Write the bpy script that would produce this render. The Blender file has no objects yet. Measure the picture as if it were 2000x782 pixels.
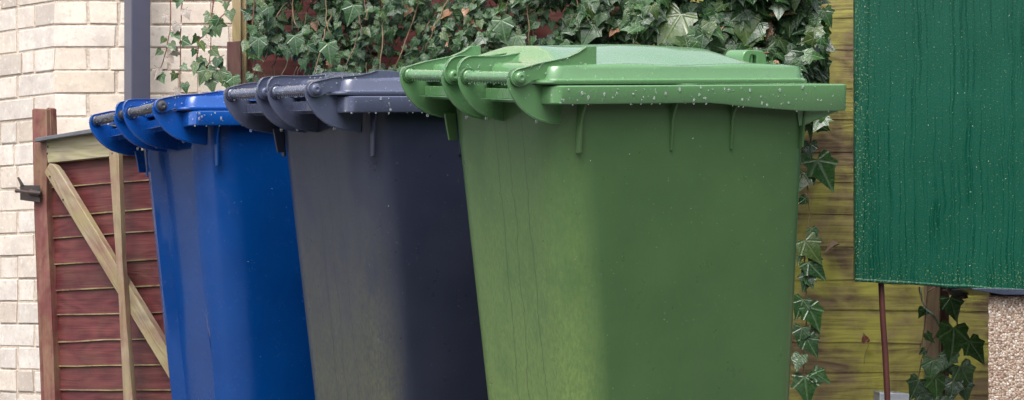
import bpy, bmesh, math, random
from mathutils import Vector, Matrix, Euler
R = math.radians
F, CX, HY, EYE = 4200.0, 1000.0, 600.0, 0.49
S = bpy.context.scene
COL = S.collection

def P(px, py, Y):
    return Vector(((px-CX)*Y/F, Y, EYE+(HY-py)*Y/F))

# ------------------------------------------------------------------ materials
class Mat:
    def __init__(s, name):
        s.m = bpy.data.materials.new(name); s.m.use_nodes = True
        s.nt = s.m.node_tree; s.nt.nodes.clear()
        s.out = s.n('ShaderNodeOutputMaterial'); s.b = s.n('ShaderNodeBsdfPrincipled')
        s.l(s.b.outputs[0], s.out.inputs[0])
    def n(s, t, **k):
        x = s.nt.nodes.new(t)
        for a, v in k.items(): setattr(x, a, v)
        return x
    def l(s, a, b): s.nt.links.new(a, b)
    def put(s, node, i, v):
        if isinstance(v, bpy.types.NodeSocket): s.l(v, node.inputs[i])
        else:
            if isinstance(v, tuple) and len(v) == 3 and node.inputs[i].type == 'RGBA': v = v+(1,)
            node.inputs[i].default_value = v
    def coord(s, kind='Object', scale=(1,1,1), rot=(0,0,0), vec=None):
        if vec is None:
            vec = s.n('ShaderNodeTexCoord').outputs[kind]
        mp = s.n('ShaderNodeMapping'); s.l(vec, mp.inputs[0])
        mp.inputs['Scale'].default_value = scale; mp.inputs['Rotation'].default_value = rot
        return mp.outputs[0]
    def noise(s, vec, scale, detail=4, rough=.55, dist=0):
        x = s.n('ShaderNodeTexNoise'); s.l(vec, x.inputs['Vector'])
        x.inputs['Scale'].default_value = scale; x.inputs['Detail'].default_value = detail
        x.inputs['Roughness'].default_value = rough; x.inputs['Distortion'].default_value = dist
        return x.outputs[0]
    def vor(s, vec, scale, feature='F1', out=0):
        x = s.n('ShaderNodeTexVoronoi', feature=feature); s.l(vec, x.inputs['Vector'])
        x.inputs['Scale'].default_value = scale
        return x.outputs[out]
    def ramp(s, f, stops):
        x = s.n('ShaderNodeValToRGB'); s.put(x, 0, f)
        e = x.color_ramp.elements
        while len(e) < len(stops): e.new(.5)
        for i, (p, c) in enumerate(stops):
            e[i].position = p
            if not isinstance(c, tuple): c = (c, c, c)
            e[i].color = c+(1,)
        return x.outputs[0]
    def mr(s, f, a, b, c=0., d=1.):
        x = s.n('ShaderNodeMapRange'); s.put(x, 0, f)
        for i, v in enumerate((a, b, c, d)): s.put(x, i+1, v)
        return x.outputs[0]
    def mix(s, f, a, b, mode='MIX'):
        x = s.n('ShaderNodeMix', data_type='RGBA', blend_type=mode)
        s.put(x, 0, f); s.put(x, 6, a); s.put(x, 7, b)
        return x.outputs[2]
    def math(s, op, a, b=0., c=0.):
        x = s.n('ShaderNodeMath', operation=op); s.put(x, 0, a); s.put(x, 1, b); s.put(x, 2, c)
        return x.outputs[0]
    def attr(s, name, out='Fac'):
        return s.n('ShaderNodeAttribute', attribute_name=name).outputs[out]
    def sep(s, v):
        x = s.n('ShaderNodeSeparateXYZ'); s.l(v, x.inputs[0]); return x.outputs
    def bump(s, h, strength=.3, dist=.01, prev=None):
        x = s.n('ShaderNodeBump'); s.put(x, 'Height', h)
        x.inputs['Strength'].default_value = strength; x.inputs['Distance'].default_value = dist
        if prev is not None: s.l(prev, x.inputs['Normal'])
        return x.outputs[0]
    def fin(s, col=None, rough=None, normal=None, **k):
        if col is not None: s.put(s.b, 'Base Color', col)
        if rough is not None: s.put(s.b, 'Roughness', rough)
        if normal is not None: s.l(normal, s.b.inputs['Normal'])
        for a, v in k.items(): s.put(s.b, a.replace('_', ' '), v)
        return s.m

def plastic(name, base, light, algae, algae_amt=0., rough=.36, dirt=(.10,.09,.07), z0=.3, z1=.95):
    m = Mat(name); o = m.coord(scale=(1,1,1))
    big = m.noise(o, 5, 4, .6)
    c = m.mix(m.mr(big, .35, .7), base, light)
    x, y, z = m.sep(m.n('ShaderNodeTexCoord').outputs['Object'])
    st = m.noise(m.coord(scale=(26, 26, 2.2)), 1, 6, .7, .6)
    # algae: thick low on the wheel side of the bin, thinning upwards
    if algae_amt:
        g = m.mr(z, z0, z1, 1., 0.)
        xr = m.math('SUBTRACT', m.math('ADD', x, m.math('MULTIPLY', z, .10)), .215)
        gx = m.mr(m.math('ADD', xr, m.math('MULTIPLY', m.noise(m.coord(scale=(9,9,4)), 1, 4, .6), .06)), .055, .115, 1., 0.)
        fine = m.noise(m.coord(scale=(150,150,60)), 1, 6, .75)
        lo = m.noise(m.coord(scale=(7,7,3)), 1, 4, .6)
        a = m.math('MULTIPLY', m.math('MULTIPLY', g, m.math('ADD', gx, .08)), m.math('MULTIPLY', m.mr(fine, .36, .62, .35, 1.), m.mr(m.math('ADD', lo, m.math('MULTIPLY', g, .3)), .38, .62)))
        a = m.math('MULTIPLY', a, algae_amt)
        c = m.mix(m.math('MINIMUM', a, 1.), c, algae)
    c = m.mix(m.math('MULTIPLY', m.mr(st, .55, .8), .10), c, dirt)
    sp = m.noise(m.coord(scale=(1,1,1)), 140, 2, .5)
    c = m.mix(m.mr(sp, .72, .76), c, tuple(min(1., v*1.8+.05) for v in base))
    # light scuffs and scratches
    sc = m.noise(m.coord(scale=(8, 8, 90), rot=(.15,.1,0)), 1, 3, .6)
    sc2 = m.noise(m.coord(scale=(1,1,1)), 9, 2, .5)
    scm = m.math('MULTIPLY', m.mr(sc, .70, .74), m.mr(sc2, .55, .65))
    c = m.mix(m.math('MULTIPLY', scm, .35), c, tuple(min(1., v*1.5+.06) for v in base))
    if algae_amt:
        wob = m.math('MULTIPLY', m.math('SUBTRACT', m.noise(m.coord(scale=(.1,.1,5)), 1, 5, .6), .5), .09)
        for y0, k_ in ((-.035, 1.), (-.105, -.6), (.02, .5)):
            dl = m.math('ABSOLUTE', m.math('SUBTRACT', m.math('ADD', y, m.math('MULTIPLY', wob, k_)), y0))
            ln = m.math('MULTIPLY', m.mr(dl, .0008, .0028, 1., 0.), m.mr(x, .26, .28, 1., 0.))
            c = m.mix(m.math('MULTIPLY', ln, .45), c, tuple(q*.45 for q in base))
    r = m.math('ADD', m.mr(m.noise(o, 18, 5, .7), .3, .7, rough-.07, rough+.12), 0.)
    h = m.noise(o, 260, 2, .5)
    if 'lid' not in name: h = m.math('ADD', h, m.math('MULTIPLY', m.mr(m.math('ABSOLUTE', m.math('SUBTRACT', z, .835)), 0, .002, 1., 0.), 1.5))
    n1 = m.bump(h, .02 if 'lid' in name else .05, .002)
    n2 = m.bump(m.noise(o, 3.5, 2, .5), .12 if 'lid' in name else .22, .012, n1)
    return m.fin(c, r, n2, Specular_IOR_Level=.5, Coat_Weight=.6 if 'lid' in name else .15, Coat_Roughness=.08)

def metal_paint(name, c1, c2, rough=.35, bump=.1):
    m = Mat(name); o = m.coord()
    c = m.mix(m.mr(m.noise(o, 7, 5, .65), .35, .7), c1, c2)
    return m.fin(c, rough, m.bump(m.noise(o, 90, 3, .6), bump, .003))

def wood(name, dark, light,  algae=None, amt=.5, ascale=3., axis=0, paint=None, pamt=.5, spec=.35, rough=.6, lines=.25):
    m = Mat(name)
    sc = [38, 38, 38]; sc[axis] = 1.6
    g = m.noise(m.coord(scale=tuple(sc)), 1, 6, .65, .9)
    sc2 = [110, 110, 110]; sc2[axis] = 3
    g2 = m.noise(m.coord(scale=tuple(sc2)), 1, 3, .6, .3)
    kn = [9, 9, 9]; kn[axis] = 2.2
    wv = m.math('SINE', m.math('MULTIPLY', m.noise(m.coord(scale=tuple(kn)), 1, 2, .5, .4), 55.))
    f = m.math('ADD', m.math('MULTIPLY', g, .55), m.math('ADD', m.math('MULTIPLY', g2, .3), m.math('MULTIPLY', wv, .09)))
    c = m.mix(m.mr(f, .28, .6), dark, light)
    c = m.mix(m.mr(m.attr('rnd'), 0, 1, 0, .35), c, tuple(v*.45 for v in dark))
    if paint:
        c = m.mix(m.math('MULTIPLY', m.mr(m.noise(m.coord(scale=(4,4,4)), 1, 6, .7), .42, .58), pamt), c, paint)
    if algae:
        a = m.noise(m.coord(scale=(1,1,1)), ascale, 5, .62, .4)
        a2 = m.math('ADD', m.math('MULTIPLY', a, .8), m.math('MULTIPLY', g, .25))
        c = m.mix(m.math('MULTIPLY', m.mr(a2, .46, .62), amt), c, algae)
    s3 = [70, 70, 70]; s3[axis] = 2.4
    gl = m.noise(m.coord(scale=tuple(s3)), 1, 5, .7, 1.2)
    c = m.mix(m.math('MULTIPLY', m.mr(gl, .55, .66), lines), c, tuple(q*.4 for q in dark))
    c = m.mix(m.math('MULTIPLY', m.mr(gl, .40, .33), lines*.7), c, tuple(min(1, q*1.25) for q in light))
    nb = m.bump(m.math('ADD', f, m.math('MULTIPLY', gl, -.5)), .6, .004)
    return m.fin(c, m.mr(g, .3, .7, rough-.12, rough+.12), nb, Specular_IOR_Level=spec)

M = {}
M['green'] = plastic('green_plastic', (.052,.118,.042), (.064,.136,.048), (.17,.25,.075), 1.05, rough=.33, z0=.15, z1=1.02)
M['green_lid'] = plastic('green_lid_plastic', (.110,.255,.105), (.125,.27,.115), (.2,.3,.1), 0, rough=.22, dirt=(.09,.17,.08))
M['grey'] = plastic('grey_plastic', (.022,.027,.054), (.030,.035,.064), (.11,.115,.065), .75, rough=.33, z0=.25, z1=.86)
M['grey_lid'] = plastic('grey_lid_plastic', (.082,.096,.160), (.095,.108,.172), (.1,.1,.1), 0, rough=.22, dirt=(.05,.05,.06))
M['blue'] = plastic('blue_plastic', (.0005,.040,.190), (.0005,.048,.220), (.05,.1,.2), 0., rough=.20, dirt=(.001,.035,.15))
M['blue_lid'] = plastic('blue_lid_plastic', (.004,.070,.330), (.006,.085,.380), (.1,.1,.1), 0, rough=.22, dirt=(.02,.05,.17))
M['dark_bar'] = plastic('dark_grey_plastic', (.040,.042,.055), (.06,.06,.075), (.1,.1,.1), 0, rough=.28)
M['rubber'] = metal_paint('black_rubber', (.012,.012,.013), (.02,.02,.02), .7)
def water():
    m = Mat('rain_water'); return m.fin((.95,.98,1.), .02, None, Transmission_Weight=.8, IOR=1.33, Specular_IOR_Level=.8)
M['water'] = water()
M['pipe'] = metal_paint('grey_painted_pipe', (.078,.080,.118), (.095,.096,.138), .30, .04)
M['iron'] = metal_paint('rusty_black_iron', (.03,.026,.026), (.085,.05,.04), .5, .5)
M['red_pipe'] = metal_paint('maroon_painted_rod', (.07,.022,.02), (.11,.035,.03), .4, .25)
M['cap'] = metal_paint('wet_grey_felt', (.11,.115,.13), (.16,.165,.18), .38, .6)
M['slab'] = metal_paint('blue_grey_slate', (.03,.04,.07), (.05,.065,.10), .3, .4)
M['tin'] = metal_paint('wet_pale_metal', (.35,.37,.40), (.22,.24,.27), .3, .5)
M['black'] = metal_paint('black_plastic', (.02,.02,.022), (.035,.033,.035), .35, .1)
M['gate_board'] = wood('red_stained_board', (.085,.016,.018), (.165,.036,.038), (.15,.10,.06), .18, 9., spec=.4, rough=.5)
M['gate_board_dark'] = wood('dark_red_fence_board', (.072,.015,.015), (.15,.034,.032), (.14,.11,.06), .25, 7., spec=.25)
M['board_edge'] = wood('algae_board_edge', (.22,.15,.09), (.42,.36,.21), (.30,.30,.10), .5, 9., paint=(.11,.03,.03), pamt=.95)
M['pale_wood'] = wood('weathered_pale_wood', (.22,.17,.11), (.38,.31,.22), (.30,.28,.10), .42, 7., paint=(.22,.085,.07), pamt=.5)
M['pale_wood_v'] = wood('weathered_pale_wood_upright', (.22,.165,.11), (.36,.28,.19), (.30,.27,.11), .35, 7., axis=2, paint=(.23,.10,.075), pamt=.6)
M['rail_wood'] = wood('weathered_green_rail', (.25,.215,.14), (.42,.37,.26), (.35,.36,.11), .32, 8.)
M['post_red'] = wood('worn_red_post', (.12,.030,.028), (.21,.065,.06), (.30,.25,.12), .34, 9., axis=2, paint=(.30,.17,.14), pamt=.3)
M['plank_brown'] = wood('brown_red_plank', (.075,.030,.028), (.15,.062,.055), (.14,.12,.05), .25, 7., axis=2)
M['tan_post'] = wood('tan_post', (.24,.17,.09), (.40,.30,.17), (.28,.24,.08), .4, 6., axis=2)
M['moss_board'] = wood('mossy_yellow_board', (.12,.080,.045), (.30,.225,.12), (.37,.36,.065), .85, 4.6, spec=.3, lines=.45)

def brick_mat(name='pale_gault_brick', k=1.):
    m = Mat(name); o = m.coord()
    t = m.attr('rnd')
    c = m.ramp(t, [(0, (.62,.53,.42)), (.2, (.74,.65,.545)), (.6, (.79,.72,.63)), (.85, (.70,.64,.56)), (1, (.55,.47,.39))])
    n = m.noise(o, 9, 6, .65)
    c = m.mix(m.math('MULTIPLY', m.mr(n, .42, .72), .6), c, (.45,.37,.33))
    n2 = m.noise(o, 60, 4, .6)
    if k != 1.: c = m.mix(1., c, (k, k*1.01, k*1.04), 'MULTIPLY')
    c = m.mix(m.math('MULTIPLY', m.mr(n2, .56, .75), .5), c, (.40,.28,.20))
    c = m.mix(m.math('MULTIPLY', m.mr(n2, .30, .42, 1., 0.), .5), c, (.84,.80,.73))
    h = m.math('ADD', m.noise(o, 28, 5, .7), m.math('MULTIPLY', m.vor(o, 75), -.25))
    return m.fin(c, .8, m.bump(h, .35, .004), Specular_IOR_Level=.25)
def mortar_mat():
    m = Mat('sandy_mortar'); o = m.coord()
    c = m.ramp(m.noise(o, 45, 6, .75), [(.3, (.44,.36,.29)), (.5, (.60,.51,.42)), (.7, (.74,.66,.58))])
    return m.fin(c, .9, m.bump(m.noise(o, 120, 4, .7), .9, .006), Specular_IOR_Level=.15)
M['brick'] = brick_mat(); M['brick_shade'] = brick_mat('shaded_gault_brick', .88); M['mortar'] = mortar_mat()  # second brick is a duller copy: shade of the angled face mixed into colour

def leaf_mat(name, dark, light, vein, spec=.6):
    m = Mat(name)
    uv = m.n('ShaderNodeTexCoord').outputs['UV']
    x, y, z = m.sep(uv)
    ax = m.math('ABSOLUTE', x)
    ds = []
    for deg in (0, 52, 103):
        a = R(deg); sx, sy = math.sin(a), math.cos(a)
        perp = m.math('ABSOLUTE', m.math('SUBTRACT', m.math('MULTIPLY', ax, sy), m.math('MULTIPLY', y, sx)))
        along = m.math('ADD', m.math('MULTIPLY', ax, sx), m.math('MULTIPLY', y, sy))
        ds.append(m.math('ADD', perp, m.math('MULTIPLY', m.math('LESS_THAN', along, 0.), 1.)))
    d = m.math('MINIMUM', ds[0], m.math('MINIMUM', ds[1], ds[2]))
    v = m.mr(d, .012, .045, 1., 0.)
    # side veinlets
    w = m.math('SINE', m.math('MULTIPLY', m.math('SUBTRACT', y, m.math('MULTIPLY', ax, .9)), 46.))
    v2 = m.math('MULTIPLY', m.mr(w, .8, 1., 0., 1.), .35)
    t = m.attr('rnd')
    c = m.mix(t, dark, light)
    c = m.mix(m.mr(m.noise(m.coord(), 45, 3, .6), .35, .7, 0, .5), c, tuple(q*.55 for q in dark))
    brown = m.mr(t, .975, .98)
    c = m.mix(m.math('MULTIPLY', m.math('MAXIMUM', v, v2), .32), c, vein)
    c = m.mix(brown, c, (.30,.15,.08))
    h = m.math('ADD', m.math('MULTIPLY', v, -1.), m.noise(m.coord('UV', (7,7,7)), 1, 3, .5))
    m.fin(c, m.mr(m.noise(m.coord(), 60, 2, .5), .3, .7, .16, .36), m.bump(h, .5, .003), Specular_IOR_Level=spec)
    # thin leaf lets light through
    tr = m.n('ShaderNodeBsdfTranslucent'); m.l(m.mix(1., c, (1.1,1.5,.5), 'MULTIPLY'), tr.inputs[0])
    ms = m.n('ShaderNodeMixShader'); ms.inputs[0].default_value = .12
    m.l(m.b.outputs[0], ms.inputs[1]); m.l(tr.outputs[0], ms.inputs[2]); m.l(ms.outputs[0], m.out.inputs[0])
    return m.m
M['leaf'] = leaf_mat('ivy_leaf', (.012,.045,.015), (.060,.150,.040), (.22,.33,.17))
M['leaf_fresh'] = leaf_mat('young_ivy_leaf', (.030,.075,.018), (.085,.14,.035), (.22,.28,.12))
M['leaf_pale'] = leaf_mat('pink_ivy_leaf', (.25,.24,.20), (.42,.33,.30), (.45,.42,.38), .5)
M['leaf_dead'] = leaf_mat('dead_leaf', (.12,.035,.025), (.16,.05,.03), (.3,.15,.09), .4)
M['twig'] = wood('ivy_twig', (.13,.075,.045), (.30,.20,.12), (.15,.15,.05), .3, 12., axis=2)
M['twig_red'] = wood('young_ivy_stem', (.13,.035,.03), (.22,.09,.06), None, axis=2)

def panel_mat():
    m = Mat('dark_green_gloss_paint'); 
    c = m.mix(m.mr(m.noise(m.coord(), 5, 5, .6), .35, .65), (.002,.062,.036), (.004,.072,.043))
    warp = m.n('ShaderNodeVectorMath', operation='MULTIPLY_ADD')
    nn = m.n('ShaderNodeTexNoise'); m.l(m.coord(scale=(3,3,5)), nn.inputs['Vector']); nn.inputs['Scale'].default_value = 1.5; nn.inputs['Detail'].default_value = 5
    m.l(nn.outputs['Color'], warp.inputs[0]); warp.inputs[1].default_value = (.03,.0,.0)
    m.l(m.coord(), warp.inputs[2])
    st = m.noise(m.coord(vec=warp.outputs[0], scale=(52,1,.8)), 1, 3, .5)
    run = m.mr(m.math('ABSOLUTE', m.math('SUBTRACT', st, .52)), .012, .045, 1., 0.)
    st2 = m.noise(m.coord(vec=warp.outputs[0], scale=(190,1,2.2)), 1, 2, .5)
    run2 = m.math('MULTIPLY', m.mr(st2, .57, .66), .6)
    run = m.math('MULTIPLY', m.math('MAXIMUM', run, run2), m.mr(m.noise(m.coord(scale=(30,1,7)), 1, 4, .6), .36, .56, .15, 1.))
    c = m.mix(m.math('MULTIPLY', run, .55), c, (.001,.034,.020))
    # algae specks, thick along the left and bottom edges
    x, y, z = m.sep(m.n('ShaderNodeTexCoord').outputs['Object'])
    e = m.math('MAXIMUM', m.mr(x, 0, .10, 1., 0.), m.math('MAXIMUM', m.mr(z, 0, .10, .8, 0.), .25))
    sp = m.noise(m.coord(), 190, 3, .6)
    mask = m.mr(m.math('ADD', sp, m.math('MULTIPLY', e, .10)), .660, .71)
    c = m.mix(m.math('MULTIPLY', mask, .6), c, (.24,.28,.12))
    wh = m.noise(m.coord(), 120, 1, .5)
    c = m.mix(m.math('MULTIPLY', m.mr(wh, .765, .79), .7), c, (.5,.5,.4))
    h = m.math('ADD', m.math('MULTIPLY', m.noise(m.coord(), 160, 3, .6), .5), m.math('MULTIPLY', run, .12))
    return m.fin(c, m.math('ADD', .34, m.math('MULTIPLY', run, -.18)), m.bump(h, .3, .003), Specular_IOR_Level=.28)
M['panel'] = panel_mat()
def pebble_mat():
    m = Mat('pebble_dash'); 
    v = m.n('ShaderNodeTexVoronoi'); m.l(m.coord(), v.inputs['Vector']); v.inputs['Scale'].default_value = 170
    c0 = m.sep(v.outputs['Color'])[0]
    c = m.ramp(c0, [(0, (.24,.15,.11)), (.3, (.36,.25,.18)), (.6, (.46,.35,.27)), (.85, (.56,.47,.39)), (1, (.75,.7,.64))])
    d = v.outputs['Distance']
    c = m.mix(m.mr(d, .5, .8), c, (.16,.11,.08))
    return m.fin(c, .45, m.bump(m.math('MULTIPLY', d, -1.), .6, .004))
M['pebble'] = pebble_mat()
def ground_mat():
    m = Mat('wet_tarmac'); o = m.coord()
    c = m.mix(m.mr(m.noise(o, 1.5, 6, .6), .35, .65), (.045,.045,.045), (.09,.085,.075))
    c = m.mix(m.mr(m.vor(o, 130), .2, .6), (.14,.13,.12), c)
    return m.fin(c, .5, m.bump(m.vor(o, 130), .6, .01))
M['ground'] = ground_mat()
M['shade_wall'] = metal_paint('shade_wall_grey', (.10,.09,.08), (.16,.145,.13), .8, .5)

# ------------------------------------------------------------------ mesh tools
def smooth(me, ang=35):
    me.polygons.foreach_set('use_smooth', [True]*len(me.polygons))
    me.set_sharp_from_angle(angle=R(ang))

class MB:
    def __init__(s): s.v = []; s.f = []; s.mi = []; s.rnd = []; s.uv = None
    def add(s, vs, fs, mi=0, rnd=0.):
        b = len(s.v); s.v += [Vector(v) for v in vs]
        for f in fs: s.f.append([b+i for i in f]); s.mi.append(mi); s.rnd.append(rnd)
        return s
    def box(s, c, d, rot=None, mi=0, rnd=0.):
        vs = [Vector((x*d[0]/2, y*d[1]/2, z*d[2]/2)) for x in (-1,1) for y in (-1,1) for z in (-1,1)]
        if rot is not None: vs = [rot @ v for v in vs]
        c = Vector(c)
        return s.add([v+c for v in vs], [(0,1,3,2),(4,6,7,5),(0,4,5,1),(2,3,7,6),(0,2,6,4),(1,5,7,3)], mi, rnd)
    def prism(s, poly, ext, mi=0, rnd=0., mside=None):
        poly = [Vector(p) for p in poly]; ext = Vector(ext); n = len(poly)
        b = len(s.v); s.v += poly + [p+ext for p in poly]
        s.f.append(list(range(b, b+n))[::-1]); s.mi.append(mi); s.rnd.append(rnd)
        s.f.append(list(range(b+n, b+2*n))); s.mi.append(mi); s.rnd.append(rnd)
        for i in range(n):
            j = (i+1) % n
            s.f.append([b+i, b+j, b+n+j, b+n+i]); s.mi.append(mi if mside is None else mside[i]); s.rnd.append(rnd)
        return s
    def rings(s, rings, cap0=True, cap1=True, mi=0):
        b = len(s.v); n = len(rings[0])
        for r in rings: s.v += [Vector(p) for p in r]
        for k in range(len(rings)-1):
            for i in range(n):
                j = (i+1) % n
                s.f.append([b+k*n+i, b+k*n+j, b+(k+1)*n+j, b+(k+1)*n+i]); s.mi.append(mi); s.rnd.append(0.)
        if cap0: s.f.append(list(range(b, b+n))[::-1]); s.mi.append(mi); s.rnd.append(0.)
        if cap1: s.f.append(list(range(b+(len(rings)-1)*n, b+len(rings)*n))); s.mi.append(mi); s.rnd.append(0.)
        return s
    def tube(s, pts, r, n=8, mi=0, squash=1.):
        pts = [Vector(p) for p in pts]
        if not isinstance(r, (list, tuple)): r = [r]*len(pts)
        rings = []; up = Vector((0.31, .2, .93)).normalized()
        for i, p in enumerate(pts):
            t = (pts[min(i+1, len(pts)-1)]-pts[max(i-1, 0)]).normalized()
            u = t.cross(up)
            if u.length < .05: u = t.cross(Vector((1,0,0)))
            u.normalize(); w = t.cross(u)
            rings.append([p+(u*math.cos(a)+w*math.sin(a))*r[i] for a in [2*math.pi*k/n for k in range(n)]])
        return s.rings(rings, mi=mi)
    def blob(s, c, rad, n=7, m=4, mi=0):
        c = Vector(c); rings = []
        for k in range(1, m):
            a = math.pi*k/m
            rings.append([c+Vector((rad[0]*math.sin(a)*math.cos(t), rad[1]*math.sin(a)*math.sin(t), rad[2]*math.cos(a))) for t in [2*math.pi*i/n for i in range(n)]])
        return s.rings(rings, mi=mi)
    def build(s, name, mats, parent=None, world=False, ang=35, bevel=0, flat=False, fix=True):
        me = bpy.data.meshes.new(name)
        vs = s.v
        if world and parent is not None:
            inv = Matrix.LocRotScale(parent.location, parent.rotation_euler, None).inverted()
            vs = [inv @ v for v in vs]
        me.from_pydata([tuple(v) for v in vs], [], s.f)
        me.polygons.foreach_set('material_index', s.mi)
        a = me.attributes.new('rnd', 'FLOAT', 'FACE'); a.data.foreach_set('value', s.rnd)
        if s.uv is not None:
            uvl = me.uv_layers.new(name='UVMap')
            flatuv = []
            for p in me.polygons:
                for vi in p.vertices: flatuv += list(s.uv[vi])
            uvl.data.foreach_set('uv', flatuv)
        if fix:
            bm = bmesh.new(); bm.from_mesh(me); bmesh.ops.recalc_face_normals(bm, faces=bm.faces); bm.to_mesh(me); bm.free()
        if not isinstance(mats, (list, tuple)): mats = [mats]
        for m in mats: me.materials.append(m)
        if not flat: smooth(me, ang)
        o = bpy.data.objects.new(name, me); COL.objects.link(o)
        if parent is not None: o.parent = parent
        if bevel:
            b = o.modifiers.new('bevel', 'BEVEL'); b.width = bevel; b.segments = 2; b.limit_method = 'ANGLE'; b.angle_limit = R(40)
            b.harden_normals = False
        return o

def thing(name, label, cat, loc=(0,0,0), rot=(0,0,0), group=None):
    o = bpy.data.objects.new(name, None); COL.objects.link(o)
    o.location = loc; o.rotation_euler = rot; o.empty_display_size = .1
    o['label'] = label; o['category'] = cat
    if group: o['group'] = group
    return o
def tag(o, label, cat, group=None):
    o['label'] = label; o['category'] = cat
    if group: o['group'] = group
    return o

# ------------------------------------------------------------------ wheelie bins
def rrect(x0, x1, hw, rr, rf, z, ns=18, na=7):
    """closed outline, rear corners radius rr, front corners rf, ns points along each side"""
    pts = []
    cs = [(x0+rr, -hw+rr, rr, 180), (x1-rf, -hw+rf, rf, 270), (x1-rf, hw-rf, rf, 0), (x0+rr, hw-rr, rr, 90)]
    for k, (cx, cy, r, a0) in enumerate(cs):
        arc = [(cx+r*math.cos(R(a0+90*i/na)), cy+r*math.sin(R(a0+90*i/na))) for i in range(na+1)]
        pts += arc
        nx = cs[(k+1) % 4]
        s = (nx[0]+nx[2]*math.cos(R(nx[3])), nx[1]+nx[2]*math.sin(R(nx[3])))
        e = arc[-1]
        for i in range(1, ns): pts.append((e[0]+(s[0]-e[0])*i/ns, e[1]+(s[1]-e[1])*i/ns))
    return [Vector((p[0], p[1], z(p[0], p[1]) if callable(z) else z)) for p in pts]

T = 1.03       # rim top
ZH = T+.018    # hinge axis
DIM = dict(x0=.11, tr=.115, x1=.868)
def body_dims(z):
    k = (1.0-z)
    return DIM['x0']+DIM['tr']*k, DIM['x1']-.006*k, .272-.032*k

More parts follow.
